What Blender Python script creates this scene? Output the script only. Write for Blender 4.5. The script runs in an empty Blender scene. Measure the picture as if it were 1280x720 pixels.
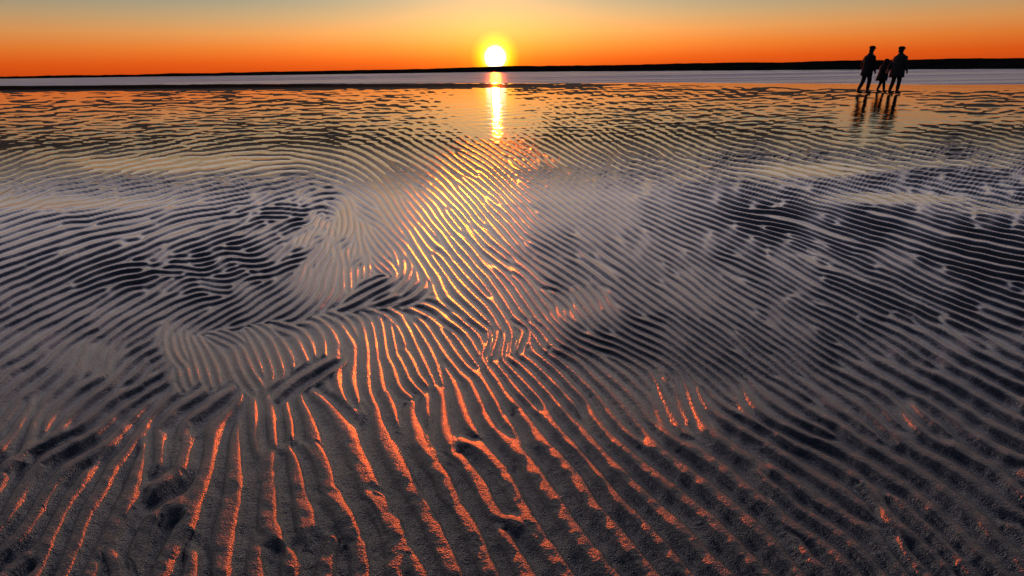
import bpy, bmesh, math, random
import numpy as np
from mathutils import Vector, Matrix

random.seed(7)
rng = np.random.default_rng(11)
C = bpy.context.scene.collection
R = math.radians

# ------------------------------------------------------------------ camera
CAM_H = 1.10
F = 700.0                       # focal length in photo pixels (1280 wide)
PITCH = math.atan(274 / F)
ROLL = R(0.9)
Kp = CAM_H * F
fwd = Vector((0, math.cos(PITCH), -math.sin(PITCH)))
rt0 = Vector((1, 0, 0))
up0 = rt0.cross(fwd)
# image rolled so that the horizon is higher on the right
rt = rt0 * math.cos(ROLL) - up0 * math.sin(ROLL)
up = up0 * math.cos(ROLL) + rt0 * math.sin(ROLL)
cam_d = bpy.data.cameras.new('camera')
cam = bpy.data.objects.new('camera', cam_d); C.objects.link(cam)
m = Matrix((( rt.x, up.x, -fwd.x, 0), (rt.y, up.y, -fwd.y, 0), (rt.z, up.z, -fwd.z, CAM_H), (0, 0, 0, 1)))
cam.matrix_world = m
cam_d.sensor_width = 36; cam_d.lens = F / 1280 * 36
cam_d.clip_start = 0.05; cam_d.clip_end = 20000
bpy.context.scene.camera = cam

def ray(u, v):
    return fwd * F + rt * (u - 640) + up * (360 - v)

def ground(u, v, z=0.0):
    """where the line of sight of a photo point meets the height z"""
    r = ray(u, v)
    k = (z - CAM_H) / r.z
    return Vector((r.x * k, r.y * k, z))

def to_g(u, v):
    """photo point -> fan coordinates of the beach sheet (bearing, 1/distance)"""
    r = ray(u, v)
    k = -CAM_H / r.z
    x, y = r.x * k, r.y * k
    return x / y * F, Kp / y

# ------------------------------------------------------------------ tags
def tag(o, label=None, cat=None, group=None, kind=None):
    if label: o['label'] = label
    if cat: o['category'] = cat
    if group: o['group'] = group
    if kind: o['kind'] = kind
    return o

# ------------------------------------------------------------------ ripple crests seen on the beach
CRESTS = {
(0,400): """0,120 60,75 120,45|0,185 100,120 200,50 260,20|60,230 180,150 280,80 350,30|270,190 350,130 450,70 500,55|420,140 500,95
120,330 180,280 230,255 280,200 320,160|40,290 100,250|220,560 280,460 400,360 530,300|380,480 480,390 580,320 660,230 720,190 800,150
540,440 620,380 720,350|670,440 760,370 840,330|720,550 800,450 880,390|780,560 880,460 960,420 1020,380|930,520 1060,440 1170,370
380,300 410,250 420,190 440,140|540,290 550,220 570,155|720,250 740,210|900,220 870,170 860,110|1060,350 1030,260 1010,190 980,145
1270,370 1220,310 1190,240 1180,160 1100,125|930,370 900,320|40,640 100,540 170,440""",
(320,400): """140,280 110,200 80,110 40,80|260,220 220,140 200,90 130,75|350,200 345,110 310,50 270,30|500,160 470,110 440,50 400,5
560,250 560,170 545,90 530,20 500,0|700,270 645,210 640,130 635,60 625,0|790,120 760,60 730,0|860,60 830,20 800,0|1090,140 1050,80 990,40 920,0
1160,70 1100,30 1050,0|785,235 760,190 735,170|905,250 880,190 850,130|1000,190 970,130 925,80|1170,210 1200,140 1220,70 1180,0
500,400 480,350 470,310|620,380 610,300|840,340 800,290|930,340 920,300|120,390 220,310 320,250 410,210
800,640 790,560 780,480 800,420 740,390 700,350 700,290|80,640 75,540 80,460|260,640 260,540 240,480 215,435|470,640 460,560 430,500 380,450 320,410
620,640 620,560 620,480 570,420|940,600 930,500 930,420 920,370|1150,500 1110,400 1080,330 1010,285|1280,490 1260,420 1220,330 1160,260""",
(640,400): """20,170 50,110 60,80|180,150 170,110 120,50|0,0 45,30|90,0 150,30
210,420 140,350 90,290 40,240 0,220|420,530 380,430 290,350 230,280 160,220 100,175|440,340 390,290 340,230 260,185 200,170|600,320 520,260 430,200 320,150
830,560 780,440 740,360 690,280 600,220 500,170 420,150|960,580 920,480 890,380 830,280 740,210 620,160 530,110|1030,370 960,300 860,220 750,140 650,95 600,75
660,20 760,50 850,130 960,210 1060,270 1150,340 1180,420 1220,470 1280,520|790,0 880,70 1000,150 1100,220 1200,290 1280,340|940,0 1040,60 1140,140 1220,210 1280,250
1080,0 1180,60 1280,130|1200,0 1280,50|1280,630 1200,590 1100,540 1020,490|60,480 0,420""",
(960,400): """0,30 60,90 150,150 250,220 380,290 470,340 560,390 630,430 700,510 780,580 860,640|60,0 150,60 220,120 340,190 460,250 560,310 660,370 750,410 850,480 960,550 1100,640
180,0 290,60 400,120 500,190 620,260 740,330 860,390 960,450 1080,530 1200,590 1280,630|320,0 430,50 560,130 660,190 760,260 900,330 1020,400 1140,470 1280,550
450,0 560,40 680,100 780,170 900,240 1000,290 1120,350 1280,430|600,0 700,50 820,110 920,180 1040,240 1130,290 1190,320|730,0 850,60 950,110 1040,180 1170,230
860,0 960,40 1080,100 1180,170 1280,210|960,0 1080,50 1200,100 1280,150|1060,0 1160,40 1280,75|1180,0 1280,25|0,130 90,180 160,250 240,310 340,370 440,430 520,500 590,570 680,630
0,200 70,260 160,330 250,400 330,460 360,500|0,340 100,400 200,460 250,520|0,420 100,490 220,550|0,520 80,560 200,600|350,540 430,600 500,640""",
(0,560): """0,130 80,80 130,70|190,90 290,40 380,0|0,440 60,380 110,240 150,150|150,440 200,340 250,240 320,150 350,110|360,560 380,450 430,320 480,260 520,180 560,100 640,40
560,460 580,380 600,300|680,170 700,90|40,640 120,580|0,580 60,520|800,80 790,0|930,140 950,60 960,0|720,440 800,370 860,320|820,600 850,500 890,420|1100,560 1120,430 1140,290 1160,220
1160,140 1160,50 1160,0|610,640 590,580|800,220 900,150""",
(320,560): """100,450 90,330 100,210|500,600 520,480 470,380 390,290 330,240 320,140 280,60 240,0|560,130 500,70 450,0|750,460 700,350 640,270 590,250
930,440 880,350 800,260 720,160 690,80 630,0|980,290 960,160 900,100 840,50 800,0|1170,240 1120,160 1060,90 1020,60|1250,130 1180,80 1100,20 1050,0
1180,640 1140,560 1090,510|340,560 370,510""",
(640,560): """210,620 140,520 80,440 20,390|40,290 0,220|430,640 380,540 290,400 220,290 170,210 110,140 60,80|700,640 620,540 540,430 430,340 380,240 320,140 240,60 170,0
970,640 900,520 800,420 700,330 600,240 530,150 470,70 380,0|1180,640 1120,520 1020,400 920,310 840,250 740,200 640,130|1280,500 1200,400 1100,320 1000,230 900,170 790,100 740,50
1280,330 1180,230 1060,130 960,70 870,10|1280,160 1160,70 1050,0""",
(960,560): """0,110 100,200 200,280 300,340 400,370 500,440 560,540 640,620|0,270 80,370 200,450 300,540 400,620|0,500 60,570 140,630|0,0 100,70 200,140 330,220 440,310
130,20 220,30 330,100 430,160 480,180|280,0 400,60 500,120 600,190 700,250 800,350 900,430 1000,540 1100,620|480,0 600,60 720,130 820,200 920,280 1030,370 1150,480 1280,600
650,0 760,40 880,100 980,170 1100,260 1200,340 1280,400|860,0 980,50 1100,110 1200,190 1280,250|1080,0 1200,60 1280,100|540,300 620,380 720,470 800,560 880,640""",
(0,240): """0,230 100,190 200,160|0,265 150,210 300,170|0,300 150,240 350,180 480,180|0,345 200,280 400,210 600,170 750,150|0,380 150,330 300,280 450,230 600,200 780,160
150,400 300,340 430,280 560,250 700,230|300,380 400,340 500,300 600,260|740,240 850,190 950,160 1100,140|830,250 1000,185 1150,155|970,240 1080,190 1200,150
0,570 80,520 150,490|80,610 180,560 240,530|180,610 280,560 340,530|360,610 430,580 500,540|500,620 600,560 700,510|600,620 700,560 800,500|900,630 960,600 1040,570|1020,640 1110,590""",
(320,240): """430,640 370,610|640,640 560,595|740,640 660,590|840,640 760,590|960,640 900,600 840,575|1070,640 1010,590 940,540|1190,640 1130,570 1060,505
1270,610 1230,540 1180,480 1160,430|0,620 80,560|200,640 300,560 340,500 340,440|360,600 440,520 430,440|440,600 560,530 640,490|560,600 700,530 750,460|690,590 800,540 850,490
930,510 920,450 890,400|1000,440 960,390 930,340|1080,410 1040,360 1000,330|1180,400 1120,360 1090,310|1280,410 1210,360 1150,310|740,400 740,320 690,260|680,380 620,330 580,285
530,370 520,310|410,300 410,240|830,330 790,260 750,190|910,290 860,230 820,180|980,290 930,220 880,170|1040,260 990,210 950,160|1110,260 1060,210 1020,150|1190,260 1130,200 1080,150
1250,260 1200,200 1150,150|0,220 80,180 150,150|140,250 240,200 300,170|680,210 630,150 600,100""",
(640,240): """0,345 80,400 150,480 220,495|0,400 60,440 110,500 150,560 200,610|0,460 40,530 90,600 110,640|120,320 200,360 260,400 330,450 380,480|210,520 290,590
300,490 320,550 370,600|400,510 440,560 460,610|250,330 330,370 400,420 460,470|340,320 420,380 520,450|430,320 520,380 610,440|590,510 660,560 740,620|660,480 740,530 830,600 880,640
760,450 860,520 960,600 1010,640|840,410 930,480 1020,560 1120,620|900,390 1000,460 1100,530 1200,590 1280,620|1050,420 1150,480 1280,550|1060,380 1160,430 1280,480""",
(960,240): """0,340 80,390 160,440 260,500 360,540 480,600 560,640|150,320 260,390 380,420 500,470 640,520 760,580 900,640|200,300 340,370 480,440 600,480 720,540 860,600 960,640
560,300 700,380 860,460 980,510 1120,560 1280,620|600,220 800,290 1000,350 1280,410|500,110 700,160 900,230 1100,270 1280,310|0,130 150,160 300,220 420,260""",
}
# u, v, direction of the crest lines (degrees, up to the right positive), spacing across them
FLOW = [(1120,480,-29,18),(900,620,-40,27),(1150,650,-38,24),(430,560,-75,42),(400,440,-65,27),(540,390,-50,19),(600,300,-60,14),(760,360,-40,13),
(700,280,-35,9),(900,300,-25,8),(1100,350,-24,11),(1100,290,-15,7.5),(1200,320,-13,8),(60,310,20,7.5),(30,385,30,11),(200,352,33,10),(60,420,35,12),
(150,500,38,15),(60,640,60,26),(200,650,70,44),(300,600,88,42),(480,260,-65,11),(600,250,-45,7),(500,230,-30,6),(800,220,-30,6),(1000,240,-15,5.5),
(1200,215,-8,5),(100,235,15,5.5),(250,220,15,5.5),(300,270,20,6),(640,200,-40,5.5),(900,180,-12,5),(1100,180,-3,5),(200,170,2,5),(600,150,-12,4),(400,180,-5,4.4),
(1000,140,0,4.3),(100,140,0,4.3),(1260,520,-30,20),(300,120,0,3.8),(700,120,0,3.8),(1200,120,0,3.8),(500,700,-70,46),(660,640,-60,40),(30,520,45,18),(340,330,42,10),(420,330,62,12),
(100,700,65,34),(250,700,85,46),(350,700,-85,46),(900,700,-50,36),(1200,700,-42,26),(1200,600,-32,22),(30,620,55,28),(500,600,-62,42),(600,700,-60,44),(400,262,0,6),(440,264,-30,7),(450,288,-55,10),(360,262,12,6)]

# ------------------------------------------------------------------ grid of the synthesis
G = 1.25
GX0, GX1 = -1080.0, 1080.0
GY0, GY1 = 20.0, 900.0
NX = int((GX1 - GX0) / G) + 1
NY = int((GY1 - GY0) / G) + 1
gx = GX0 + np.arange(NX) * G
gy = GY0 + np.arange(NY) * G

def gidx(u, v):
    a, b = to_g(u, v)
    return (a - GX0) / G, (b - GY0) / G

def blur(a, s):
    """gaussian blur through the FFT, edges padded"""
    pad = int(min(3 * s + 2, 200))
    b = np.pad(a, pad, mode='edge' if a.min() != 0 else 'constant')
    fy = np.fft.fftfreq(b.shape[0])[:, None]; fx = np.fft.rfftfreq(b.shape[1])[None]
    k = np.exp(-2 * (math.pi * s) ** 2 * (fx * fx + fy * fy))
    o = np.fft.irfft2(np.fft.rfft2(b) * k, s=b.shape)
    return o[pad:-pad, pad:-pad].astype(np.float32)

def noise(ny, nx, s):
    n = blur(rng.standard_normal((ny, nx)).astype(np.float32), s)
    return n / n.std()

crest = np.zeros((NY, NX), np.float32)
tc = np.zeros((NY, NX), np.float32); ts = np.zeros((NY, NX), np.float32); tw = np.zeros((NY, NX), np.float32)
for (ox, oy), txt in CRESTS.items():
    for ln in txt.replace('\n', '|').split('|'):
        pts = [tuple(float(c) for c in q.split(',')) for q in ln.split()]
        gp = [gidx(ox + a / 4, oy + b / 4) for a, b in pts]
        for (x0, y0), (x1, y1) in zip(gp[:-1], gp[1:]):
            L = math.hypot(x1 - x0, y1 - y0)
            th = math.atan2(y1 - y0, x1 - x0)
            n = max(2, int(L * 2))
            for i in range(n):
                f = i / n
                xi, yi = int(round(x0 + (x1 - x0) * f)), int(round(y0 + (y1 - y0) * f))
                if 0 <= xi < NX and 0 <= yi < NY:
                    crest[yi, xi] = 1
                    tc[yi, xi] += math.cos(2 * th); ts[yi, xi] += math.sin(2 * th); tw[yi, xi] += 1
sl = np.zeros((NY, NX), np.float32); sw = np.zeros((NY, NX), np.float32)
fc = np.zeros((NY, NX), np.float32); fs = np.zeros((NY, NX), np.float32)
for u, v, a, s in FLOW:
    x0, y0 = gidx(u, v)
    dx, dy = math.cos(R(a)), -math.sin(R(a))
    x1, y1 = gidx(u + dx, v + dy)
    th = math.atan2(y1 - y0, x1 - x0)
    x2, y2 = gidx(u - dy * s, v + dx * s)
    sp = abs(-(x2 - x0) * math.sin(th) + (y2 - y0) * math.cos(th))
    xi, yi = int(round(x0)), int(round(y0))
    sl[yi, xi] += math.log(sp); sw[yi, xi] += 1
    fc[yi, xi] += math.cos(2 * th); fs[yi, xi] += math.sin(2 * th)
# orientation: crest lines close by, else the flow samples
e = 1e-12
wc = blur(tw, 7.0); c1 = blur(tc, 7.0); s1 = blur(ts, 7.0)
wb = blur(tw, 25.0); c2 = blur(tc, 25.0); s2 = blur(ts, 25.0)
fw = sum(blur(sw, q) * q * q for q in (45., 120.)) + e
f1 = sum(blur(fc, q) * q * q for q in (45., 120.)); f2 = sum(blur(fs, q) * q * q for q in (45., 120.))
k0 = 0.02
oc = c1 + 0.25 * c2 + k0 * 0.12 * f1 / fw
os_ = s1 + 0.25 * s2 + k0 * 0.12 * f2 / fw
theta = 0.5 * np.arctan2(os_, oc) + (0.09 * noise(NY, NX, 12) + .05 * noise(NY, NX, 6)) * np.clip((gy[:, None] - 180) / 350, .18, 1)
for _u, _v, _ru, _rv, _s in ((400, 275, 75, 38, .75), (260, 345, 90, 28, .5), (420, 325, 110, 20, .35), (690, 395, 60, 30, .25)):
    _x, _y = gidx(_u, _v); _x1 = gidx(_u + _ru, _v)[0]; _y1 = gidx(_u, _v + _rv)[1]
    theta = theta + _s * noise(NY, NX, 7) * np.exp(-((np.arange(NX)[None] - _x) / (_x1 - _x)) ** 2 - ((np.arange(NY)[:, None] - _y) / (_y1 - _y)) ** 2)
lsp = sum(blur(sl, q) * q * q * g for q, g in ((40., 1.), (130., .12))) / (sum(blur(sw, q) * q * q * g for q, g in ((40., 1.), (130., .12))) + e)
lam = np.exp(np.clip(lsp, math.log(2.5), math.log(60))) * (1 + 0.08 * noise(NY, NX, 25))
lam = np.clip(lam * np.interp(gy, [100, 160, 420, 520], [1, .9, .9, 1])[:, None], 2.6, 60).astype(np.float32)
ct = np.cos(theta).astype(np.float32); st = np.sin(theta).astype(np.float32)

II, JJ = np.meshgrid(np.arange(NX, dtype=np.float32), np.arange(NY, dtype=np.float32))
def sample(a, x, y):
    x = np.clip(x, 0, NX - 1.001); y = np.clip(y, 0, NY - 1.001)
    xi = x.astype(np.int32); yi = y.astype(np.int32)
    fx = x - xi; fy = y - yi
    k = yi * NX + xi
    f = a.ravel()
    t = f[k]; t = t + (f[k + 1] - t) * fx
    b = f[k + NX]; b = b + (f[k + NX + 1] - b) * fx
    return t + (b - t) * fy

# hollows: half a wavelength off a traced crest, on both sides
h_cr = np.clip(blur(crest, 1.3) * 5.0, 0, 1)
hol = np.maximum(sample(h_cr, II - st * lam * .5, JJ + ct * lam * .5), sample(h_cr, II + st * lam * .5, JJ - ct * lam * .5))
wn = (0.35 * np.clip(hol, 0, 1) * (1 - np.clip(blur(crest, 2.5) * 8, 0, 1))).astype(np.float32)
def iterate(h, w, gain=3.4):
    h = np.where(lam > 30, blur(h, 2.2), np.where(lam > 16, blur(h, 1.3), h))
    # across the crests: a cosine band pass; along them: a short smoothing
    o = np.zeros_like(h)
    qs = np.linspace(-1.3, 1.3, 17)
    gw = np.cos(2 * np.pi * qs) * np.exp(-(qs / 0.72) ** 2); env = np.exp(-(qs / 0.72) ** 2)
    gw = gw - env * gw.sum() / env.sum(); nrm = np.abs(gw).sum()
    for q, g in zip(qs, gw):
        o += float(g) * sample(h, II - st * lam * q, JJ + ct * lam * q)
    o /= nrm
    o2 = np.zeros_like(h); nrm = 0
    for q in np.linspace(-1.5, 1.5, 11):
        g = math.exp(-(q / 0.85) ** 2); nrm += g
        o2 += g * sample(o, II + ct * lam * q, JJ + st * lam * q)
    o2 /= nrm
    o2 -= 0.0
    h = np.tanh(o2 * gain)
    return h + w * (1 - h) - wn * (1 + h) * (w < .05)

cw = np.clip(blur(crest, 1.3) * 5.0, 0, 1)
h = (rng.standard_normal((NY, NX)) * 0.25).astype(np.float32) * (1 - np.clip(blur(crest, 12) * 14, 0, .9)) + cw
for it in range(11):
    h = iterate(h, cw * (0.95 if it < 8 else (0.6 if it < 10 else 0.3)), 3.4 if it < 10 else 2.2)
rms = np.sqrt(blur(h * h, 9.0))
h = np.clip(h * .66 / np.maximum(rms, .12), -1.15, 1.15)
h = np.where(lam > 9, blur(h, 0.9), h)

PG = GY0 + JJ * G; TG = GX0 + II * G; YG = Kp / PG
_kx = -st / (lam * G); _ky = ct / (lam * G)
wl_g = 1 / np.sqrt((_kx * F / YG) ** 2 + ((_kx * TG + _ky * PG) / YG) ** 2)
wl_g = blur(np.clip(wl_g, .03, .5), 9)
# strength of the ripples and where water lies, as broad patches
def patch(items):
    a = np.zeros((NY, NX), np.float32)
    for u, v, ru, rv, s in items:
        x0, y0 = gidx(u, v)
        x1, _ = gidx(u + ru, v); _, y1 = gidx(u, v + rv)
        a += s * np.exp(-((II - x0) / (x1 - x0)) ** 2 - ((JJ - y0) / (y1 - y0)) ** 2)
    return a
flat = patch([(100,256,120,9,.85),(180,205,140,9,.7),(620,335,60,9,.35),(700,395,40,12,.7),(800,520,40,26,.75),(760,470,34,14,.5),
              (450,455,60,12,.35),(600,470,50,10,.5),(120,395,110,6,.45),(330,500,30,12,.4),(640,552,70,12,.35),(40,250,90,7,.5),(60,520,50,9,.3),(1060,505,34,10,.45),(850,512,50,26,.5),(925,500,30,20,.4),
              (1120,245,120,9,.5),(1040,213,70,8,.6)])
pool = patch([(617,140,60,34,.5),(1092,148,55,40,.38),(1130,247,110,9,.75),(1250,262,80,8,.7),(1030,214,90,9,.8),(1190,205,70,8,.3),(60,252,160,7,.42),(200,206,130,10,.5),(560,380,80,30,.15),(1180,150,100,6,.4),
              (150,130,160,4,-.6),(80,178,110,6,-.6),(800,112,140,5,-.9),(1000,116,120,5,-.9),(1230,235,90,6,-1.0),(1200,217,120,5,-.7),(1150,190,150,5,-.6),(400,130,70,4,-.6),
              (1000,190,110,5,-.4),(60,210,50,5,-.5),(1270,240,40,8,-.5)])
n_lo = noise(NY, NX, 22); n_mid = noise(NY, NX, 7)
streak = np.zeros((NY, NX), np.float32)
for q in range(3):     # far patches, long across the line of sight
    b = rng.standard_normal((NY, NX)).astype(np.float32)
    fy = np.fft.fftfreq(NY)[:, None]; fx = np.fft.rfftfreq(NX)[None]
    sy, sx = ((1.6, 26), (3.2, 60), (7, 120))[q]
    b = np.fft.irfft2(np.fft.rfft2(b) * np.exp(-2 * math.pi ** 2 * ((sy * fy) ** 2 + (sx * fx) ** 2)), s=(NY, NX))
    streak += (b / b.std()).astype(np.float32) * (0.6, .7, .5)[q]

# ------------------------------------------------------------------ beach sheet
def rows():
    p = []
    q = 895.0
    while q > 0.32:
        p.append(q)
        q -= 0.95 if q > 260 else (0.6 if q > 110 else (0.42 if q > 24 else (0.3 if q > 8 else q * 0.12)))
    return np.array(p)
P = rows()
T = np.linspace(-1075, 1075, 1560)
TT, PP = np.meshgrid(T.astype(np.float32), P.astype(np.float32))
SX = (TT - GX0) / G; SY = (np.clip(PP, GY0 + G, None) - GY0) / G

def cubic(a, x, y):
    """smooth (Catmull-Rom) lookup so that the finer sheet has no facets"""
    x = np.clip(x, 1, NX - 2.001); y = np.clip(y, 1, NY - 2.001)
    xi = x.astype(np.int32); yi = y.astype(np.int32); fx = x - xi; fy = y - yi
    def w(t):
        return (-.5*t+t*t-.5*t**3, 1-2.5*t*t+1.5*t**3, .5*t+2*t*t-1.5*t**3, -.5*t*t+.5*t**3)
    wx = w(fx); wy = w(fy); f = a.ravel(); o = 0
    for j in range(4):
        k = (yi + j - 1) * NX + xi
        r = wx[0]*f[k-1] + wx[1]*f[k] + wx[2]*f[k+1] + wx[3]*f[k+2]
        o = o + wy[j] * r
    return o
H = cubic(h, SX, SY)
FLAT = np.clip(sample(flat, SX, SY), 0, 1); POOL = sample(pool, SX, SY)
NLO = sample(n_lo.astype(np.float32), SX, SY); NMI = sample(n_mid.astype(np.float32), SX, SY); STR = sample(streak, SX, SY)
Y = Kp / PP; X = TT / F * Y
def rowcol_noise(shape, sy, sx, hp=0):
    b = rng.standard_normal(shape).astype(np.float32)
    fy = np.fft.fftfreq(shape[0])[:, None]; fx = np.fft.rfftfreq(shape[1])[None]
    b = np.fft.irfft2(np.fft.rfft2(b) * np.exp(-2 * math.pi ** 2 * ((sy * fy) ** 2 + (sx * fx) ** 2)) * ((1 - np.exp(-2 * (math.pi * hp * fy) ** 2)) if hp else 1), s=shape)
    return (b / b.std()).astype(np.float32)
FINE = rowcol_noise(PP.shape, 1.0, 2.2) + .8 * rowcol_noise(PP.shape, 2.0, 6.0)
WL = sample(wl_g, SX, SY)
far = np.clip((60 - PP) / 40, 0, 1)
amp_n = np.minimum(.0160, np.clip(WL, .05, .3) * .125)
amp_m = np.minimum(.0145 * (1 + .7 * np.clip((150 - PP) / 80, 0, 1)) * (1 + .15 * np.clip((TT + 50) / 250, 0, 1)), np.clip(WL, .04, .3) * .128) * np.interp(TT, [-400, -60], [.8, 1])
mid = np.clip((480 - PP) / 160, 0, 1)
amp = (amp_n * (1 - mid) + amp_m * mid) * (1 - 0.75 * FLAT) * np.clip(1 + 0.07 * NLO, 0.6, 1.3)
amp *= 1 - 0.5 * np.clip((105 - PP) / 50, 0, 1)
amp *= 1 - 0.8 * np.clip(POOL, 0, 1)
wn_ = np.clip((PP - 380) / 220, 0, 1)
DASH = rowcol_noise(PP.shape, 1.1, 3.2, 3.0) * .75 + rowcol_noise(PP.shape, 1.7, 9.0, 4.5) * .5
ffar = np.clip((100 - PP) / 45, 0, 1)
H0 = H; H = H * (1 - .6 * ffar) + .75 * ffar * DASH
prof = H * .95 + (.10 - .34 * wn_) * (H * H - .5)
GRIT = rowcol_noise(PP.shape, .9, .9) * .6 + rowcol_noise(PP.shape, 2.2, 2.6) * .8
mean = np.interp(PP, [12, 25, 60, 110, 150, 180, 240, 330, 900], [-.0045, -.0018, .0000, .0050, .0095, .011, .015, .018, .022])
wetlands = np.clip((260 - PP) / 150, 0, 1)
Z = mean + amp * (prof * 0.85 + 0.10 * NMI) + wetlands * (0.0015 * STR * np.clip((PP - 40) / 60, .35, 1) - np.where(POOL > 0, .030, .006) * POOL) + 0.0012 * NLO * (1 - wetlands) + FINE * np.clip((170 - PP) / 90, 0, 1) * .0009 + GRIT * np.clip((PP - 380) / 380, 0, 1) * .00016
# edges of the sand towards the sea
BT = np.array([-1075, -640, -300, -20, 200, 480, 700, 1075]) 
shore_p = np.interp(TT, BT, [8, 9.5, 12, 15, 18, 24, 27, 30])       # where the sea begins
calm_p = np.interp(TT, BT, [14, 15, 16, 17.5, 22, 32, 35, 38])      # where the ripples give way to a calm sheet
calm = np.clip((calm_p - PP) / 3, 0, 1) * np.interp(TT, [-1075, -250, 60, 250], [0, 0, .6, 1])
Z = Z * (1 - calm) + (-0.012) * calm
barw = np.interp(TT, BT, [1, 1, .8, .25, 0, 0, 0, 0])
bar = np.exp(-((PP - (shore_p + 3.2)) / 2.4) ** 2) * barw
Z = Z + bar * 0.11
Z = Z - np.clip((shore_p - PP) / 4, 0, 1) * 0.5

nr, nc = Z.shape
def grid_mesh(name, X, Y, Z, attrs=None):
    nr, nc = Z.shape
    co = np.stack([X, Y, Z], -1).astype(np.float32).reshape(-1)
    i = (np.arange(nr - 1)[:, None] * nc + np.arange(nc - 1)[None]).astype(np.int32)
    f = np.stack([i, i + 1, i + nc + 1, i + nc], -1).reshape(-1)
    n = len(f) // 4
    me = bpy.data.meshes.new(name)
    me.vertices.add(nr * nc); me.vertices.foreach_set('co', co)
    me.loops.add(len(f)); me.loops.foreach_set('vertex_index', f)
    me.polygons.add(n); me.polygons.foreach_set('loop_start', np.arange(0, len(f), 4, dtype=np.int32))
    me.polygons.foreach_set('use_smooth', np.ones(n, bool))
    me.update(calc_edges=True)
    for k, a in (attrs or {}).items():
        at = me.attributes.new(k, 'FLOAT', 'POINT'); at.data.foreach_set('value', a.astype(np.float32).reshape(-1))
    o = bpy.data.objects.new(name, me); C.objects.link(o)
    return o
hn = H * (1 - FLAT)
sand = grid_mesh('beach', X, Y, Z, {'ripple': hn, 'dry': np.clip(bar * 1.6, 0, 1), 'near': np.clip((PP - 200) / 400, 0, 1), 'wavelet': np.clip((200 - PP) / 120, 0, 1), 'farther': np.clip((150 - PP) / 70, 0, 1), 'fore': np.clip((PP - 340) / 300, 0, 1)})
tag(sand, kind='structure')

def lookup_z(x, y):
    p = Kp / y; t = x / y * F
    r = int(np.argmin(np.abs(P - p))); c = int(np.argmin(np.abs(T - t)))
    return float(Z[r, c])

# thin sheet of standing water with faint capillary waves
rsel = (P < 330) & (P > 7)
c0 = slice(None, None, 2)
WX = X[rsel][:, c0]; WY = Y[rsel][:, c0]
WH = H[rsel][:, c0]; WP = PP[rsel][:, c0]; WS = STR[rsel][:, c0]
WZ = 0.0030 * WH * np.clip(WP / 60, 0, 1) * np.clip((190 - WP) / 60, .25, 1)*np.clip((300-WP)/100,0.2,1) + 0.0004 * NMI[rsel][:, c0]*np.clip(WP/80,0,1) + 0.0005 * FINE[rsel][:, c0] * np.clip((WP - 14) / 40, 0, 1)
film = grid_mesh('water', WX, WY, WZ)
tag(film, kind='structure')

# ------------------------------------------------------------------ materials
def mat(name):
    m = bpy.data.materials.new(name); m.use_nodes = True
    nt = m.node_tree; nt.nodes.clear()
    return m, nt, nt.nodes, nt.links
def node(N, t, **kw):
    n = N.new(t)
    for k, v in kw.items():
        if k in n.inputs: n.inputs[k].default_value = v
        else: setattr(n, k, v)
    return n

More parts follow.
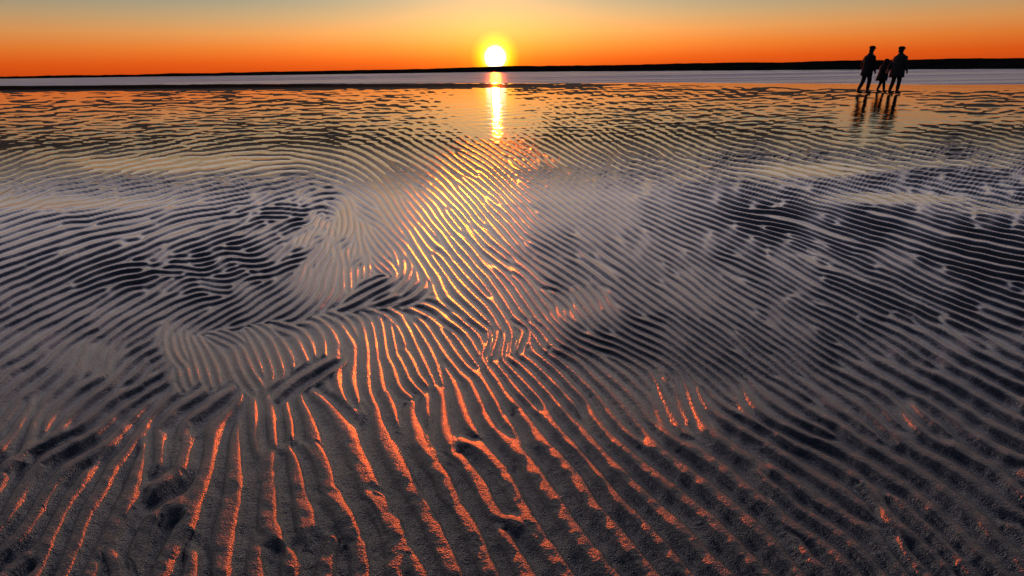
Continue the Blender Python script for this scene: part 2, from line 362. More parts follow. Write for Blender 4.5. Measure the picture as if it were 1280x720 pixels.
def sand_material():
    m, nt, N, L = mat('wet_sand')
    out = node(N, 'ShaderNodeOutputMaterial'); b = node(N, 'ShaderNodeBsdfPrincipled')
    dul = node(N, 'ShaderNodeBsdfDiffuse'); dul.inputs[0].default_value = (.030, .020, .016, 1)
    mxd = node(N, 'ShaderNodeMixShader'); L.new(b.outputs[0], mxd.inputs[1]); L.new(dul.outputs[0], mxd.inputs[2]); L.new(mxd.outputs[0], out.inputs[0])
    geo = node(N, 'ShaderNodeNewGeometry')
    rip = node(N, 'ShaderNodeAttribute', attribute_name='ripple')
    dry = node(N, 'ShaderNodeAttribute', attribute_name='dry')
    near = node(N, 'ShaderNodeAttribute', attribute_name='near')
    n1 = node(N, 'ShaderNodeTexNoise', Scale=260.0, Detail=3.0); L.new(geo.outputs['Position'], n1.inputs['Vector'])
    n2 = node(N, 'ShaderNodeTexNoise', Scale=5.0, Detail=5.0); L.new(geo.outputs['Position'], n2.inputs['Vector'])
    n3 = node(N, 'ShaderNodeTexNoise', Scale=520.0, Detail=2.0); L.new(geo.outputs['Position'], n3.inputs['Vector'])
    n4 = node(N, 'ShaderNodeTexNoise', Scale=55.0, Detail=4.0); L.new(geo.outputs['Position'], n4.inputs['Vector'])
    # grains: mostly dark, a few pale
    cr = node(N, 'ShaderNodeValToRGB'); L.new(n3.outputs['Fac'], cr.inputs['Fac'])
    e = cr.color_ramp.elements
    e[0].position = .36; e[0].color = (.014, .013, .015, 1); e[1].position = .70; e[1].color = (.26, .22, .19, 1)
    x = e.new(.55); x.color = (.036, .030, .028, 1)
    cr2 = node(N, 'ShaderNodeValToRGB'); L.new(n2.outputs['Fac'], cr2.inputs['Fac'])
    e = cr2.color_ramp.elements; e[0].position = .35; e[0].color = (.6, .6, .64, 1); e[1].position = .7; e[1].color = (1.25, 1.15, 1.05, 1)
    mx = node(N, 'ShaderNodeMix', data_type='RGBA', blend_type='MULTIPLY'); mx.inputs[0].default_value = 1
    L.new(cr.outputs[0], mx.inputs[6]); L.new(cr2.outputs[0], mx.inputs[7])
    L.new(mx.outputs[2], b.inputs['Base Color'])
    # roughness: damp crests dull, hollows slick, the raised bar dry
    mr = node(N, 'ShaderNodeMapRange'); L.new(rip.outputs['Fac'], mr.inputs['Value'])
    mr.inputs['From Min'].default_value = -.9; mr.inputs['From Max'].default_value = .5
    mr.inputs['To Min'].default_value = .05; mr.inputs['To Max'].default_value = .17
    a = node(N, 'ShaderNodeMath', operation='MULTIPLY_ADD'); L.new(n4.outputs['Fac'], a.inputs[0]); a.inputs[1].default_value = .12
    fore = node(N, 'ShaderNodeAttribute', attribute_name='fore')
    a0 = node(N, 'ShaderNodeMath', operation='MULTIPLY_ADD'); L.new(fore.outputs['Fac'], a0.inputs[0]); a0.inputs[1].default_value = .08; L.new(mr.outputs[0], a0.inputs[2])
    rc = node(N, 'ShaderNodeMapRange'); L.new(rip.outputs['Fac'], rc.inputs['Value']); rc.inputs['From Min'].default_value = -.1; rc.inputs['From Max'].default_value = .6; rc.inputs['To Max'].default_value = .10
    rm = node(N, 'ShaderNodeMath', operation='MULTIPLY_ADD'); L.new(rc.outputs[0], rm.inputs[0]); L.new(fore.outputs['Fac'], rm.inputs[1])
    L.new(a0.outputs[0], rm.inputs[2]); a0 = rm
    L.new(a0.outputs[0], a.inputs[2])
    a2 = node(N, 'ShaderNodeMath', operation='MULTIPLY_ADD'); L.new(dry.outputs['Fac'], a2.inputs[0]); a2.inputs[1].default_value = .5
    L.new(a.outputs[0], a2.inputs[2]); L.new(a2.outputs[0], b.inputs['Roughness'])
    sp = node(N, 'ShaderNodeMapRange'); L.new(dry.outputs['Fac'], sp.inputs['Value'])
    sp.inputs['To Min'].default_value = .95; sp.inputs['To Max'].default_value = 0
    fa = node(N, 'ShaderNodeAttribute', attribute_name='farther')
    sp2 = node(N, 'ShaderNodeMapRange'); L.new(fa.outputs['Fac'], sp2.inputs['Value']); sp2.inputs['To Min'].default_value = 1.0; sp2.inputs['To Max'].default_value = .6
    sm_ = node(N, 'ShaderNodeMath', operation='MULTIPLY'); L.new(sp.outputs[0], sm_.inputs[0]); L.new(sp2.outputs[0], sm_.inputs[1])
    sp3 = node(N, 'ShaderNodeMapRange'); L.new(fore.outputs['Fac'], sp3.inputs['Value']); sp3.inputs['To Min'].default_value = 1.0; sp3.inputs['To Max'].default_value = 1.05
    sm3 = node(N, 'ShaderNodeMath', operation='MULTIPLY'); L.new(sm_.outputs[0], sm3.inputs[0]); L.new(sp3.outputs[0], sm3.inputs[1])
    L.new(sm3.outputs[0], b.inputs['Specular IOR Level'])
    # grain relief
    bp = node(N, 'ShaderNodeBump', Strength=.30, Distance=.0055); L.new(n1.outputs['Fac'], bp.inputs['Height'])
    bp2 = node(N, 'ShaderNodeBump', Strength=.7, Distance=.008); L.new(n4.outputs['Fac'], bp2.inputs['Height']); L.new(bp2.outputs[0], bp.inputs['Normal'])
    n5 = node(N, 'ShaderNodeTexNoise', Scale=7.0, Detail=3.0); L.new(geo.outputs['Position'], n5.inputs['Vector'])
    mfd = node(N, 'ShaderNodeMath', operation='MULTIPLY'); mfd.inputs[1].default_value = .92; L.new(fa.outputs['Fac'], mfd.inputs[0])
    L.new(mfd.outputs[0], mxd.inputs[0])
    bp3 = node(N, 'ShaderNodeBump', Strength=1.0, Distance=.045); L.new(n5.outputs['Fac'], bp3.inputs['Height'])
    L.new(fa.outputs['Fac'], bp3.inputs['Strength']); L.new(bp3.outputs[0], bp2.inputs['Normal'])
    b2s = node(N, 'ShaderNodeMath', operation='MULTIPLY_ADD'); L.new(fore.outputs['Fac'], b2s.inputs[0]); b2s.inputs[1].default_value = .30; b2s.inputs[2].default_value = .12
    L.new(b2s.outputs[0], bp2.inputs['Strength'])
    bs = node(N, 'ShaderNodeMath', operation='MULTIPLY_ADD'); L.new(near.outputs['Fac'], bs.inputs[0]); bs.inputs[1].default_value = .45; bs.inputs[2].default_value = .12
    L.new(bs.outputs[0], bp.inputs['Strength'])
    L.new(bp.outputs[0], b.inputs['Normal'])
    return m
sand.data.materials.append(sand_material())

def film_material():
    m, nt, N, L = mat('standing_water')
    out = node(N, 'ShaderNodeOutputMaterial')
    fr = node(N, 'ShaderNodeFresnel', IOR=1.33)
    tr = node(N, 'ShaderNodeBsdfTransparent'); tr.inputs[0].default_value = (.86, .86, .86, 1)
    gl = node(N, 'ShaderNodeBsdfGlossy', Roughness=.045); gl.inputs[0].default_value = (1, 1, 1, 1)
    mx = node(N, 'ShaderNodeMixShader'); L.new(fr.outputs[0], mx.inputs[0]); L.new(tr.outputs[0], mx.inputs[1]); L.new(gl.outputs[0], mx.inputs[2])
    geo = node(N, 'ShaderNodeNewGeometry')
    n = node(N, 'ShaderNodeTexNoise', Scale=16.0, Detail=3.0); L.new(geo.outputs['Position'], n.inputs['Vector'])
    bp = node(N, 'ShaderNodeBump', Strength=.5, Distance=.004); L.new(n.outputs['Fac'], bp.inputs['Height'])
    L.new(bp.outputs[0], gl.inputs['Normal']); L.new(bp.outputs[0], fr.inputs['Normal'])
    L.new(mx.outputs[0], out.inputs[0])
    return m
film.data.materials.append(film_material())

# ------------------------------------------------------------------ sea
def sea_material():
    m, nt, N, L = mat('sea_surface')
    out = node(N, 'ShaderNodeOutputMaterial'); b = node(N, 'ShaderNodeBsdfPrincipled', Roughness=.34, IOR=1.33)
    b.inputs['Base Color'].default_value = (.10, .12, .15, 1)
    geo = node(N, 'ShaderNodeNewGeometry')
    sx_ = node(N, 'ShaderNodeSeparateXYZ'); L.new(geo.outputs['Position'], sx_.inputs[0])
    lg = node(N, 'ShaderNodeMath', operation='LOGARITHM'); L.new(sx_.outputs[1], lg.inputs[0]); lg.inputs[1].default_value = 1.06
    cx_ = node(N, 'ShaderNodeCombineXYZ'); L.new(sx_.outputs[0], cx_.inputs[0]); L.new(lg.outputs[0], cx_.inputs[1])
    mp = node(N, 'ShaderNodeMapping'); mp.inputs['Scale'].default_value = (.012, .9, 1); L.new(cx_.outputs[0], mp.inputs[0])
    n = node(N, 'ShaderNodeTexNoise', Scale=1.0, Detail=7.0); L.new(mp.outputs[0], n.inputs['Vector'])
    cr = node(N, 'ShaderNodeValToRGB'); L.new(n.outputs['Fac'], cr.inputs['Fac'])
    e = cr.color_ramp.elements; e[0].position = .42; e[0].color = (0, 0, 0, 1); e[1].position = .56; e[1].color = (1, 1, 1, 1)
    d = node(N, 'ShaderNodeBsdfDiffuse'); d.inputs[0].default_value = (.78, .80, .86, 1)
    mx = node(N, 'ShaderNodeMixShader')
    s = node(N, 'ShaderNodeMath', operation='MULTIPLY_ADD'); s.inputs[1].default_value = .75; s.inputs[2].default_value = .2
    L.new(cr.outputs[0], s.inputs[0]); L.new(s.outputs[0], mx.inputs[0])
    L.new(b.outputs[0], mx.inputs[1]); L.new(d.outputs[0], mx.inputs[2]); L.new(mx.outputs[0], out.inputs[0])
    return m
ts_ = np.linspace(-1300, 1300, 261)
near_p = np.interp(ts_, BT, [8.5, 10, 12.5, 15.3, 18.2, 24.3, 27, 30]) + 0.25 * np.sin(ts_ / 37) + .2 * np.sin(ts_ / 91 + 1)
lv = np.concatenate([np.linspace(0, .9, 60), np.array([.95, .98, .99])])
SP = near_p[None] * (1 - lv[:, None]) + 0.25 * lv[:, None]
SYY = Kp / SP; SXX = ts_[None] / F * SYY
SZ = 0.012 + 0.03 * np.sin(SYY * 1.1 + 2 * np.sin(SXX * .05)) * np.clip((SYY - 50) / 50, 0, 1) * .6
SZ[0] = -0.02
sea = grid_mesh('sea', SXX, SYY, SZ)
tag(sea, kind='structure'); sea.data.materials.append(sea_material())

# ------------------------------------------------------------------ far land: a long low spit with a lumpy top and real depth
def plain(name, col, rough=.9, spec=.2, scale=3.0, var=.35, bump=0.0, bdist=.01):
    m, nt, N, L = mat(name)
    out = node(N, 'ShaderNodeOutputMaterial'); b = node(N, 'ShaderNodeBsdfPrincipled', Roughness=rough)
    b.inputs['Specular IOR Level'].default_value = spec
    geo = node(N, 'ShaderNodeNewGeometry')
    n = node(N, 'ShaderNodeTexNoise', Scale=scale, Detail=4.0); L.new(geo.outputs['Position'], n.inputs['Vector'])
    cr = node(N, 'ShaderNodeValToRGB'); L.new(n.outputs['Fac'], cr.inputs['Fac'])
    e = cr.color_ramp.elements; e[0].position = .3; e[1].position = .7
    e[0].color = tuple(c * (1 - var) for c in col) + (1,); e[1].color = tuple(c * (1 + var) for c in col) + (1,)
    L.new(cr.outputs[0], b.inputs['Base Color']); L.new(b.outputs[0], out.inputs[0])
    if bump:
        bp = node(N, 'ShaderNodeBump', Strength=bump, Distance=bdist); L.new(n.outputs['Fac'], bp.inputs['Height']); L.new(bp.outputs[0], b.inputs['Normal'])
    return m
us = np.linspace(-500, 1800, 700)
bot = np.interp(us, [-500, 0, 320, 619, 900, 1100, 1280, 1800], [107, 98.6, 94.2, 90.0, 88.4, 87.0, 86.2, 84])
top = np.interp(us, [-500, 0, 320, 500, 619, 900, 1100, 1280, 1800], [105, 96.6, 90.8, 87, 83.3, 79.2, 77.2, 76.0, 74])
cols = []
r1 = np.random.default_rng(4)
wob = np.convolve(r1.standard_normal(900), np.ones(14) / 14, 'same')[:700] * .55 + np.convolve(r1.standard_normal(900), np.ones(4) / 4, 'same')[:700] * .12
for u, b_, t_, w_ in zip(us, bot, top, wob):
    g = ground(u, b_)
    d = g.length
    ht = (b_ - t_ + w_ * 1.6) / F * d * 0.93
    n = Vector((g.x, g.y, 0)).normalized()
    cols.append([(g.x, g.y, -.3), (g.x, g.y, .02), *(((g + n * d * q).x, (g + n * d * q).y, max(.03, ht * s)) for q, s in ((.02, .35), (.06, .8), (.1, 1.0), (.2, .95), (.35, .6), (.6, -.1)))])
A = np.array(cols).transpose(1, 0, 2)
land = grid_mesh('far_land', A[..., 0], A[..., 1], A[..., 2]); tag(land, kind='structure')
land.data.materials.append(plain('dark_land', (.016, .014, .013), 1.0, .0, .3))

# broad sheet of ground under everything
bm = bmesh.new()
vs = [bm.verts.new(c) for c in ((-9000, -300, -.9), (9000, -300, -.9), (9000, 12000, -.9), (-9000, 12000, -.9))]
bm.faces.new(vs); me = bpy.data.meshes.new('ground'); bm.to_mesh(me); bm.free()
gr = bpy.data.objects.new('ground', me); C.objects.link(gr); tag(gr, kind='structure')
gr.data.materials.append(plain('deep_sand', (.05, .045, .04), .8, .3))

# ------------------------------------------------------------------ people
def link(name, me, parent=None, mt=None):
    o = bpy.data.objects.new(name, me); C.objects.link(o)
    if parent: o.parent = parent
    if mt: me.materials.append(mt)
    for p in me.polygons: p.use_smooth = True
    return o

def skin_mesh(name, verts, edges, radii, root=0, sub=2):
    me = bpy.data.meshes.new(name + '_base'); me.from_pydata(verts, edges, [])
    ob = bpy.data.objects.new(name + '_base', me); C.objects.link(ob)
    md = ob.modifiers.new('s', 'SKIN'); md.use_smooth_shade = True
    if not me.skin_vertices: me.skin_vertices.new()
    for i, r in enumerate(radii):
        rr = r if isinstance(r, tuple) else (r, r)
        me.skin_vertices[0].data[i].radius = rr
    me.skin_vertices[0].data[root].use_root = True
    md2 = ob.modifiers.new('u', 'SUBSURF'); md2.levels = sub; md2.render_levels = sub
    dg = bpy.context.evaluated_depsgraph_get(); dg.update()
    res = bpy.data.meshes.new_from_object(ob.evaluated_get(dg))
    bpy.data.objects.remove(ob); bpy.data.meshes.remove(me)
    res.name = name
    return res

def loft(name, rings, n=28, fold=0.0, seed=0, close=True):
    """rings of (centre x, y, z, half depth, half width)"""
    rr = random.Random(seed); ph = [rr.uniform(0, 6) for _ in range(4)]
    V = []; Fc = []
    for k, (cx, cy, cz, a, b) in enumerate(rings):
        f = fold * (1 - k / (len(rings) - 1))
        for i in range(n):
            t = 2 * math.pi * i / n
            w = 1 + f * (math.sin(5 * t + ph[0] + k * .3) * .5 + math.sin(9 * t + ph[1]) * .3)
            V.append((cx + a * w * math.cos(t), cy + b * w * math.sin(t), cz))
    for k in range(len(rings) - 1):
        for i in range(n):
            j = (i + 1) % n
            Fc.append((k * n + i, k * n + j, (k + 1) * n + j, (k + 1) * n + i))
    if close:
        Fc.append(tuple(range((len(rings) - 1) * n, len(rings) * n)))
        Fc.append(tuple(reversed(range(n))))
    me = bpy.data.meshes.new(name); me.from_pydata(V, [], Fc); me.update()
    return me

skinm = plain('skin', (.30, .18, .12), .6, .3, 20, .1)
def figure(u, v, H_, P_, label, group=None, rz=0.0):
    """a walking figure; x forward (towards the right of the photo before turning), z up, sizes for a 1.7 m adult"""
    g = ground(u, v, 0.0)
    root = bpy.data.objects.new('person', None); C.objects.link(root)
    root.location = (g.x, g.y, lookup_z(g.x, g.y) if g.y < 60 else 0); root.location.z = max(root.location.z, -.01)
    root.rotation_euler.z = rz
    s = H_ / 1.70; root.scale = (s, s, s)
    tag(root, label, 'person')
    J = P_
    V = []; E = []; Rr = []
    def chain(prev, pts):
        for p, r in pts:
            V.append(p); Rr.append(r)
            if prev is not None: E.append((prev, len(V) - 1))
            prev = len(V) - 1
        return prev
    hp = J['hip']; ch = J['chest']; nk = J['neck']; hd = J['head']
    pel = chain(None, [(hp, (.12, .15))])
    chs = chain(pel, [(tuple((a + b) / 2 for a, b in zip(hp, ch)), (.11, .14)), (ch, (.12, .17))])
    nck = chain(chs, [(nk, .058)])
    hdc = chain(nck, [((nk[0] + .01, nk[1], nk[2] + .07), .062), (hd, (.088, .082)), ((hd[0] - .005, hd[1], hd[2] + .075), .07)])
    fx, fy = J.get('look', (1, 0))
    hc = len(V) - 2
    V.append((hd[0] + fx * .102, hd[1] + fy * .102, hd[2] - .012)); Rr.append(.014); E.append((hc, len(V) - 1))       # nose
    for sg in (-1, 1):                                                                                        # ears
        V.append((hd[0] - fy * sg * .09 , hd[1] + fx * sg * .09, hd[2] - .005)); Rr.append(.018); E.append((hc, len(V) - 1))
    for sd, leg in (('l', J['leg_l']), ('r', J['leg_r'])):
        y = .09 if sd == 'l' else -.09
        kn, an = leg
        chain(pel, [((hp[0], y, hp[2] - .07), .095), (tuple((a + b) / 2 for a, b in zip((hp[0], y, hp[2] - .07), kn)), .078), (kn, .06), (tuple(a * .6 + b * .4 for a, b in zip(kn, an)), .056), (an, .042), ((an[0] + .07, an[1], .04 + max(0, an[2] - .09)), .045), ((an[0] + .17, an[1], .035 + max(0, an[2] - .09) * .5), .036)])
    for sd, arm in (('l', J['arm_l']), ('r', J['arm_r'])):
        sy = 1 if sd == 'l' else -1
        el, wr = arm
        a = chain(chs, [((ch[0], ch[1] + sy * .17, ch[2] + .08), .062), (el, .045), (wr, .032)])
        d = (Vector(wr) - Vector(el)).normalized()
        pc = Vector(wr) + d * .05
        a = chain(a, [(tuple(pc), (.036, .022))])
        sdv = d.cross(Vector((0, 1, 0))).normalized()
        for k, (off, ln) in enumerate(((-.03, .062), (-.01, .072), (.011, .068), (.03, .052))):
            b0 = pc + d * .03 + sdv * off
            cv = Vector((0, -sy, 0))
            chain(a, [(tuple(b0), .0095), (tuple(b0 + d * ln * .5 + cv * .008), .0088), (tuple(b0 + d * ln + cv * .026), .0078)])
        tb = pc - d * .015 + sdv * .036
        chain(a, [(tuple(tb), .011), (tuple(tb + d * .035 + sdv * .012), .009)])
    body = skin_mesh('body', V, E, Rr, root=0, sub=1)
    link('body', body, root, J['m_body'])
    # coat over the trunk, sleeves, trousers over the legs
    c = J['coat']; hem = J.get('hem', .62)
    rings = [(hp[0] + c[0], hp[1], hem, c[1], c[2]), (hp[0] + c[0] * .6, hp[1], hem + .12, c[1] * .97, c[2] * .98), (hp[0], hp[1], hp[2] + .03, c[1] * .86, c[2] * .93),
             ((hp[0] + ch[0]) / 2, (hp[1]+ch[1])/2, (hp[2] + ch[2]) / 2, c[1] * .80, c[2] * .9), (ch[0], ch[1], ch[2], c[1] * .86, c[2] * 1.02),
             (ch[0] + .01, ch[1], ch[2] + .10, c[1] * .78, c[2] * .98), ((ch[0] + nk[0]) / 2 + .01, (ch[1]+nk[1])/2, nk[2] - .035, c[1] * .52, c[2] * .6), (nk[0], nk[1], nk[2] + .02, .078, .082), (nk[0] + .005, nk[1], nk[2] + .05, .075, .078)]
    link('coat', loft('coat', rings, 32, .06, int(u)), root, J['m_coat'])
    for sd, arm in (('l', J['arm_l']), ('r', J['arm_r'])):
        sy = 1 if sd == 'l' else -1
        el, wr = arm; w = Vector(wr); e_ = Vector(el)
        sm = skin_mesh('sleeve', [(ch[0], ch[1] + sy * .13, ch[2] + .085), (ch[0], ch[1] + sy * .18, ch[2] + .04), tuple((Vector((ch[0], ch[1] + sy * .18, ch[2] + .04)) + e_) / 2), el, tuple((e_ + w) / 2), wr], [(0, 1), (1, 2), (2, 3), (3, 4), (4, 5)], [.075, .085, .076, .068, .06, .052])
        link('sleeve', sm, root, J['m_coat'])
    V = [(hp[0], hp[1], hp[2])]; E = []; Rr = [(.13, .155)]
    for y, (kn, an) in ((.09, J['leg_l']), (-.09, J['leg_r'])):
        prev = 0
        for p, r in (((hp[0], y, hp[2] - .09), .108), (tuple((a + b) / 2 for a, b in zip((hp[0], y, hp[2] - .07), kn)), .092), (kn, .077), (tuple((a + b) / 2 for a, b in zip(kn, an)), .07), ((an[0], an[1], an[2] + .03), .062)):
            V.append(p); Rr.append(r); E.append((prev, len(V) - 1)); prev = len(V) - 1
    link('trousers', skin_mesh('trousers', V, E, Rr), root, J['m_trousers'])
    for kn, an in (J['leg_l'], J['leg_r']):
        zz = max(0, an[2] - .09)
        bt = skin_mesh('boot', [(an[0], an[1], an[2] + .13), (an[0], an[1], an[2] + .02), (an[0] - .01, an[1], .055 + zz), (an[0] + .09, an[1], .045 + zz * .8), (an[0] + .19, an[1], .042 + zz * .45)], [(0, 1), (1, 2), (2, 3), (3, 4)], [.062, .06, .062, .055, .044])
        link('boot', bt, root, J['m_boot'])
    # hair and headgear
    hr = loft('hair', [(hd[0] - fx * .03, hd[1] - fy * .03, hd[2] - .07, .07, .07), (hd[0] - fx * .022, hd[1] - fy * .022, hd[2] - .02, .088, .09), (hd[0] - fx * .018, hd[1], hd[2] + .05, .09, .092), (hd[0] - .01, hd[1], hd[2] + .1, .072, .074), (hd[0] - .01, hd[1], hd[2] + .13, .03, .03)], 20)
    link('hair', hr, root, J['m_hair'])
    if J['hat'] == 'cap':
        q = J.get('capw', .112)
        cp = loft('cap', [(hd[0] - .005, hd[1], hd[2] + .035, .098, .096), (hd[0] + .0, hd[1], hd[2] + .075, q, q * .97), (hd[0] - .01, hd[1], hd[2] + .115, q * .98, q * .95), (hd[0] - .02, hd[1], hd[2] + .145, q * .72, q * .7), (hd[0] - .02, hd[1], hd[2] + .155, .02, .02)], 24)
        co = link('cap', cp, root, J['m_hat'])
        br = loft('brim', [(hd[0] + fx * .075, hd[1] + fy * .075, hd[2] + .045, .085, .075), (hd[0] + fx * .075, hd[1] + fy * .075, hd[2] + .053, .09, .08), (hd[0] + fx * .072, hd[1] + fy * .072, hd[2] + .060, .08, .07)], 20)
        link('brim', br, co, J['m_hat'])
    else:
        hd_ = loft('hood', [(nk[0] - .01, nk[1], nk[2] - .02, .12, .13), (nk[0] - .01, nk[1], nk[2] + .06, .115, .12), (hd[0] - .025, hd[1], hd[2], .125, .128), (hd[0] - .02, hd[1], hd[2] + .07, .115, .115), (hd[0] - .02, hd[1], hd[2] + .12, .075, .075), (hd[0] - .02, hd[1], hd[2] + .135, .02, .02)], 22)
        link('hood', hd_, root, J['m_hat'])
    # eyes and mouth
    for sg in (-1, 1):
        bm = bmesh.new(); bmesh.ops.create_uvsphere(bm, u_segments=8, v_segments=6, radius=.011)
        bmesh.ops.translate(bm, vec=(hd[0] + fx * .083 - fy * sg * .032, hd[1] + fy * .083 + fx * sg * .032, hd[2] + .012), verts=bm.verts)
        me = bpy.data.meshes.new('eye'); bm.to_mesh(me); bm.free(); link('eye', me, root, J['m_hair'])
    bm = bmesh.new(); bmesh.ops.create_uvsphere(bm, u_segments=8, v_segments=6, radius=.016)
    bmesh.ops.scale(bm, vec=(.5, 1, .35), verts=bm.verts)
    bmesh.ops.translate(bm, vec=(hd[0] + fx * .084, hd[1] + fy * .084, hd[2] - .048), verts=bm.verts)
    me = bpy.data.meshes.new('mouth'); bm.to_mesh(me); bm.free(); link('mouth', me, root, J['m_mouth'])
    return root

dk = lambda n, c: plain(n, c, .85, .15, 60, .3, .3, .004)
common = dict(m_body=skinm, m_boot=plain('rubber', (.012, .012, .013), .5, .3, 30), m_hair=plain('dark_hair', (.012, .009, .007), .6, .3, 80), m_mouth=plain('lips', (.16, .06, .05), .6, .3, 30))
figure(1078.5, 117.0, 1.70, dict(common, hip=(.0, 0, .90), chest=(-.01, 0, 1.25), neck=(.0, 0, 1.43), head=(.03, 0, 1.56), look=(1, 0),
    leg_l=((.0, .09, .50), (-.15, .10, .11)), leg_r=((.10, -.09, .50), (.08, -.09, .09)),
    arm_l=((-.05, .24, 1.03), (.06, .23, .80)), arm_r=((.0, -.25, 1.02), (.13, -.22, .82)), coat=(-.02, .19, .215), hem=.66, hat='cap', capw=.108,
    m_coat=dk('navy_wool', (.016, .016, .022)), m_trousers=dk('dark_denim', (.014, .015, .02)), m_hat=dk('black_felt', (.012, .012, .012))),
    'walker in a dark jacket and peaked cap, leftmost of the three people', rz=R(14))
figure(1099.0, 115.0, 1.30, dict(common, hip=(.0, 0, .84), chest=(.02, -.02, 1.20), neck=(.03, -.03, 1.38), head=(.05, -.03, 1.51), look=(1, 0),
    leg_l=((.05, .09, .46), (-.06, .09, .09)), leg_r=((.09, -.09, .46), (.16, -.09, .09)),
    arm_l=((.02, .25, 1.0), (.18, .22, .86)), arm_r=((.22, -.22, 1.06), (.42, -.20, 1.12)), coat=(-.03, .28, .26), hem=.56, hat='hood',
    m_coat=dk('padded_black', (.018, .017, .019)), m_trousers=dk('black_cotton', (.013, .013, .015)), m_hat=dk('black_fleece', (.015, .015, .016))),
    'small child in a bulky hooded coat leaning forward between the two adults', rz=R(8))
figure(1115.0, 117.5, 1.66, dict(common, hip=(.02, 0, .90), chest=(.03, 0, 1.23), neck=(.01, 0, 1.42), head=(.0, 0, 1.545), look=(1, 0),
    leg_l=((.02, .09, .49), (-.06, .09, .10)), leg_r=((.11, -.09, .50), (.10, -.09, .09)),
    arm_l=((-.10, .26, 1.08), (-.18, .26, .88)), arm_r=((.08, -.28, 1.00), (.2, -.24, .84)), coat=(.01, .235, .28), hem=.60, hat='cap', capw=.116,
    m_coat=dk('charcoal_wool', (.026, .027, .030)), m_trousers=dk('grey_cotton', (.018, .018, .02)), m_hat=dk('dark_tweed', (.016, .015, .014))),
    'adult in a wide flared coat and flat cap, rightmost of the three people', rz=R(10))

# ------------------------------------------------------------------ shell fragments, sand clods and twigs on the sand
def shell(u, v, size, label, col, seed):
    r = random.Random(seed)
    g = ground(u, v, .02); z = lookup_z(g.x, g.y)
    bm = bmesh.new()
    n, k = 14, 5
    ring = []
    for a in range(k + 1):
        f = a / k
        row = []
        for i in range(n + 1):
            t = -1.15 + 2.3 * i / n
            rad = f * (1 + .05 * math.cos(i * math.pi)) * (1 if r.random() > .08 else .86)
            row.append(bm.verts.new((rad * math.sin(t) * .9, rad * math.cos(t), .42 * (1 - f * f) * (1 - .4 * abs(t) / 1.15))))
        ring.append(row)
    for a in range(k):
        for i in range(n):
            bm.faces.new((ring[a][i], ring[a][i + 1], ring[a + 1][i + 1], ring[a + 1][i]))
    bmesh.ops.remove_doubles(bm, verts=bm.verts, dist=1e-4)
    bmesh.ops.solidify(bm, geom=bm.faces[:], thickness=.07)
    me = bpy.data.meshes.new('shell_or_clod'); bm.to_mesh(me); bm.free()
    o = link('shell_or_clod', me, None, plain('shell_%d' % seed, col, .45, .5, 300, .25))
    o.location = (g.x, g.y, z + size * .15); o.scale = (size,) * 3
    o.rotation_euler = (r.uniform(-.3, .3), r.uniform(-.3, .3), r.uniform(0, 6.28))
    tag(o, label, 'shell')
shell(910, 605.5, .0060, 'tiny yellowish shell chip in the trough right of the bottom centre', (.6, .52, .28), 1)
shell(701, 624, .0055, 'tiny bluish shell chip beside the orange crest right of the bottom centre', (.4, .44, .5), 3)
shell(1078, 604, .0085, 'pale elongated shell chip at the tip where two crests meet, upper of the pair', (.6, .58, .52), 4)
shell(1071, 612.5, .0075, 'pale shell chip just below another at the tip of a dark trough', (.55, .52, .48), 5)
shell(834, 473, .0085, 'sandy coloured shell chip at the end of a crest right of centre', (.5, .38, .22), 6)
shell(880, 551, .0055, 'small white shell speck in the hollow right of centre', (.6, .6, .6), 7)
shell(48, 563, .0115, 'sand clod with caught light in its whitish colour at the far left, lower of the pair', (.5, .46, .38), 8)  # a sand clod; the light it catches is put into its colour
shell(78, 553, .0130, 'broad sand clod with caught light in its pale colour at the left, upper of the pair', (.5, .48, .40), 9)  # also a sand clod, coloured pale to stand for light on it
shell(19, 639, .0060, 'white shell speck low on the left edge of the beach', (.6, .6, .62), 10)
# a three-armed twig
g = ground(927, 668, .02); z = lookup_z(g.x, g.y)
tw_ = skin_mesh('twig', [(0, 0, 0), (.008, .007, .002), (-.010, .003, .002), (.002, -.011, .001)], [(0, 1), (0, 2), (0, 3)], [.0012, .0007, .0007, .0008], sub=1)
o = link('twig', tw_, None, plain('pale_wood', (.42, .36, .22), .7, .3, 300, .3)); o.location = (g.x, g.y, z + .004)
tag(o, 'tiny pale three-armed twig lying in a trough at the lower right', 'twig')

# ------------------------------------------------------------------ light and sky
SUN_U, SUN_V = 619, 71.5
sd = ray(SUN_U, SUN_V).normalized()
elev = math.asin(sd.z); az = math.atan2(sd.x, sd.y)
sun_d = bpy.data.lights.new('sun', 'SUN'); sun_d.energy = 2.0; sun_d.angle = R(0.6); sun_d.color = (.98, .105, .004)
sun = bpy.data.objects.new('sun', sun_d); C.objects.link(sun)
LIFT = R(1.7)
sl_ = Vector((math.sin(az) * math.cos(LIFT), math.cos(az) * math.cos(LIFT), math.sin(LIFT)))
sun.rotation_euler = (-sl_).to_track_quat('-Z', 'Y').to_euler()

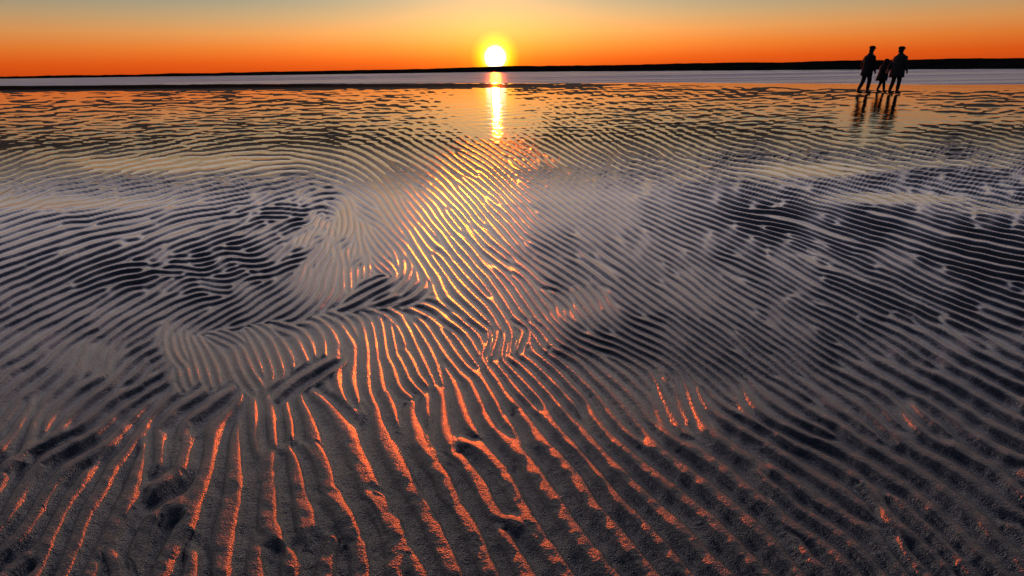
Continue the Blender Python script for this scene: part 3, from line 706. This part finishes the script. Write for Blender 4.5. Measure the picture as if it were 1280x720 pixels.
w = bpy.data.worlds.new('World'); bpy.context.scene.world = w; w.use_nodes = True
nt = w.node_tree; N = nt.nodes; L = nt.links; N.clear()
out = node(N, 'ShaderNodeOutputWorld')
sky = node(N, 'ShaderNodeTexSky', sky_type='NISHITA'); sky.sun_disc = False
sky.sun_elevation = LIFT; sky.sun_rotation = az; sky.dust_density = 3.0; sky.ozone_density = 3.0
bg1 = node(N, 'ShaderNodeBackground', Strength=0.05); L.new(sky.outputs[0], bg1.inputs[0])
tcn = node(N, 'ShaderNodeTexCoord'); sep = node(N, 'ShaderNodeSeparateXYZ'); 
nrm = node(N, 'ShaderNodeVectorMath', operation='NORMALIZE'); L.new(tcn.outputs['Generated'], nrm.inputs[0]); L.new(nrm.outputs[0], sep.inputs[0])
def ramp(src, stops, scale=1.0):
    mr = node(N, 'ShaderNodeMapRange'); L.new(src, mr.inputs['Value']); mr.inputs['From Max'].default_value = scale
    cr = node(N, 'ShaderNodeValToRGB'); L.new(mr.outputs[0], cr.inputs['Fac']); cr.color_ramp.interpolation = 'EASE' if False else 'LINEAR'
    e = cr.color_ramp.elements
    e[0].position = stops[0][0]; e[0].color = stops[0][1] + (1,)
    e[1].position = stops[-1][0]; e[1].color = stops[-1][1] + (1,)
    for p, c in stops[1:-1]:
        x = e.new(p); x.color = c + (1,)
    return cr.outputs[0]
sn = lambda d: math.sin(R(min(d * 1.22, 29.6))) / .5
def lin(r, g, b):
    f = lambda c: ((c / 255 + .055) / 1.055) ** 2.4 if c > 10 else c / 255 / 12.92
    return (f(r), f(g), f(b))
low = ramp(sep.outputs[2], [(0, lin(218, 78, 20)), (sn(.7), lin(232, 92, 24)), (sn(1.6), lin(234, 124, 46)), (sn(2.6), lin(222, 150, 82)), (sn(3.6), lin(188, 154, 108)), (sn(4.6), lin(148, 146, 122)), (sn(5.5), lin(134, 142, 132)), (sn(6.4), tuple(1.15 * c for c in lin(205, 168, 110))), (sn(9), tuple(1.6 * c for c in lin(206, 188, 168))), (sn(13), tuple(2.1 * c for c in lin(212, 194, 184))), (sn(18), tuple(2.3 * c for c in lin(188, 182, 198))), (sn(24), tuple(1.15 * c for c in lin(118, 120, 144))), (sn(29.5), lin(62, 66, 88))], .5)  # extra brightness added above the camera's view, to lift reflections in sand and water
high = ramp(sep.outputs[2], [(0, (1, 1, 1)), (.48, (1, 1, 1)), (.65, (.5, .52, .6)), (1, (.2, .23, .3))], 1.0)
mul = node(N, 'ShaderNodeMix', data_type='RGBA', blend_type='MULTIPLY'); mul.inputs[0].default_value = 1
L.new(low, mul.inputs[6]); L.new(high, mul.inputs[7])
# brighter towards the sun's bearing
dot = node(N, 'ShaderNodeVectorMath', operation='DOT_PRODUCT'); L.new(nrm.outputs[0], dot.inputs[0]); dot.inputs[1].default_value = tuple(sd)
ac = node(N, 'ShaderNodeMath', operation='ARCCOSINE'); L.new(dot.outputs['Value'], ac.inputs[0])
deg = node(N, 'ShaderNodeMath', operation='MULTIPLY'); L.new(ac.outputs[0], deg.inputs[0]); deg.inputs[1].default_value = 180 / math.pi / 1.24
side = ramp(deg.outputs[0], [(0, (1.1, 1.02, .95)), (12 / 180, (1.05, 1.0, .97)), (34 / 180, (.84, .82, .85)), (52 / 180, (.42, .44, .5)), (75 / 180, (.2, .22, .27)), (1, (.12, .13, .17))], 180)
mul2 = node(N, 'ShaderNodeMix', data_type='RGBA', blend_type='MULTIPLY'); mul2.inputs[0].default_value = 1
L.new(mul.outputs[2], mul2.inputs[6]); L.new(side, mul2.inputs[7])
# the disc and its halo (steps in degrees from the sun's centre)
halo = ramp(deg.outputs[0], [(0, (3, 3, 2.6)), (.70 / 8, (3, 3, 2.2)), (.86 / 8, (1.2, 1.0, .12)), (1.15 / 8, (.75, .62, .0)), (1.5 / 8, (.42, .30, .0)), (1.9 / 8, (.22, .09, .0)), (3.2 / 8, (.12, .04, .0)), (5 / 8, (.05, .02, .0)), (1, (0, 0, 0))], 8)
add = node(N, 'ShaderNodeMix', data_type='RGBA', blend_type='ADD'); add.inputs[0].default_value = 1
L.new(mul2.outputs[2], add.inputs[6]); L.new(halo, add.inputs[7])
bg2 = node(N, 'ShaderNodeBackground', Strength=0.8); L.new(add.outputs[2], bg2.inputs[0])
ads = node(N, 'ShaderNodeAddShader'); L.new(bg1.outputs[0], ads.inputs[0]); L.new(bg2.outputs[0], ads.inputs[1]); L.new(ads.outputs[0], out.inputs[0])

sc = bpy.context.scene
sc.view_settings.view_transform = 'Standard'; sc.view_settings.look = 'None'; sc.view_settings.exposure = 0.3; sc.view_settings.gamma = 1.0
sc.cycles.max_bounces = 6; sc.cycles.transparent_max_bounces = 8; sc.cycles.use_denoising = True
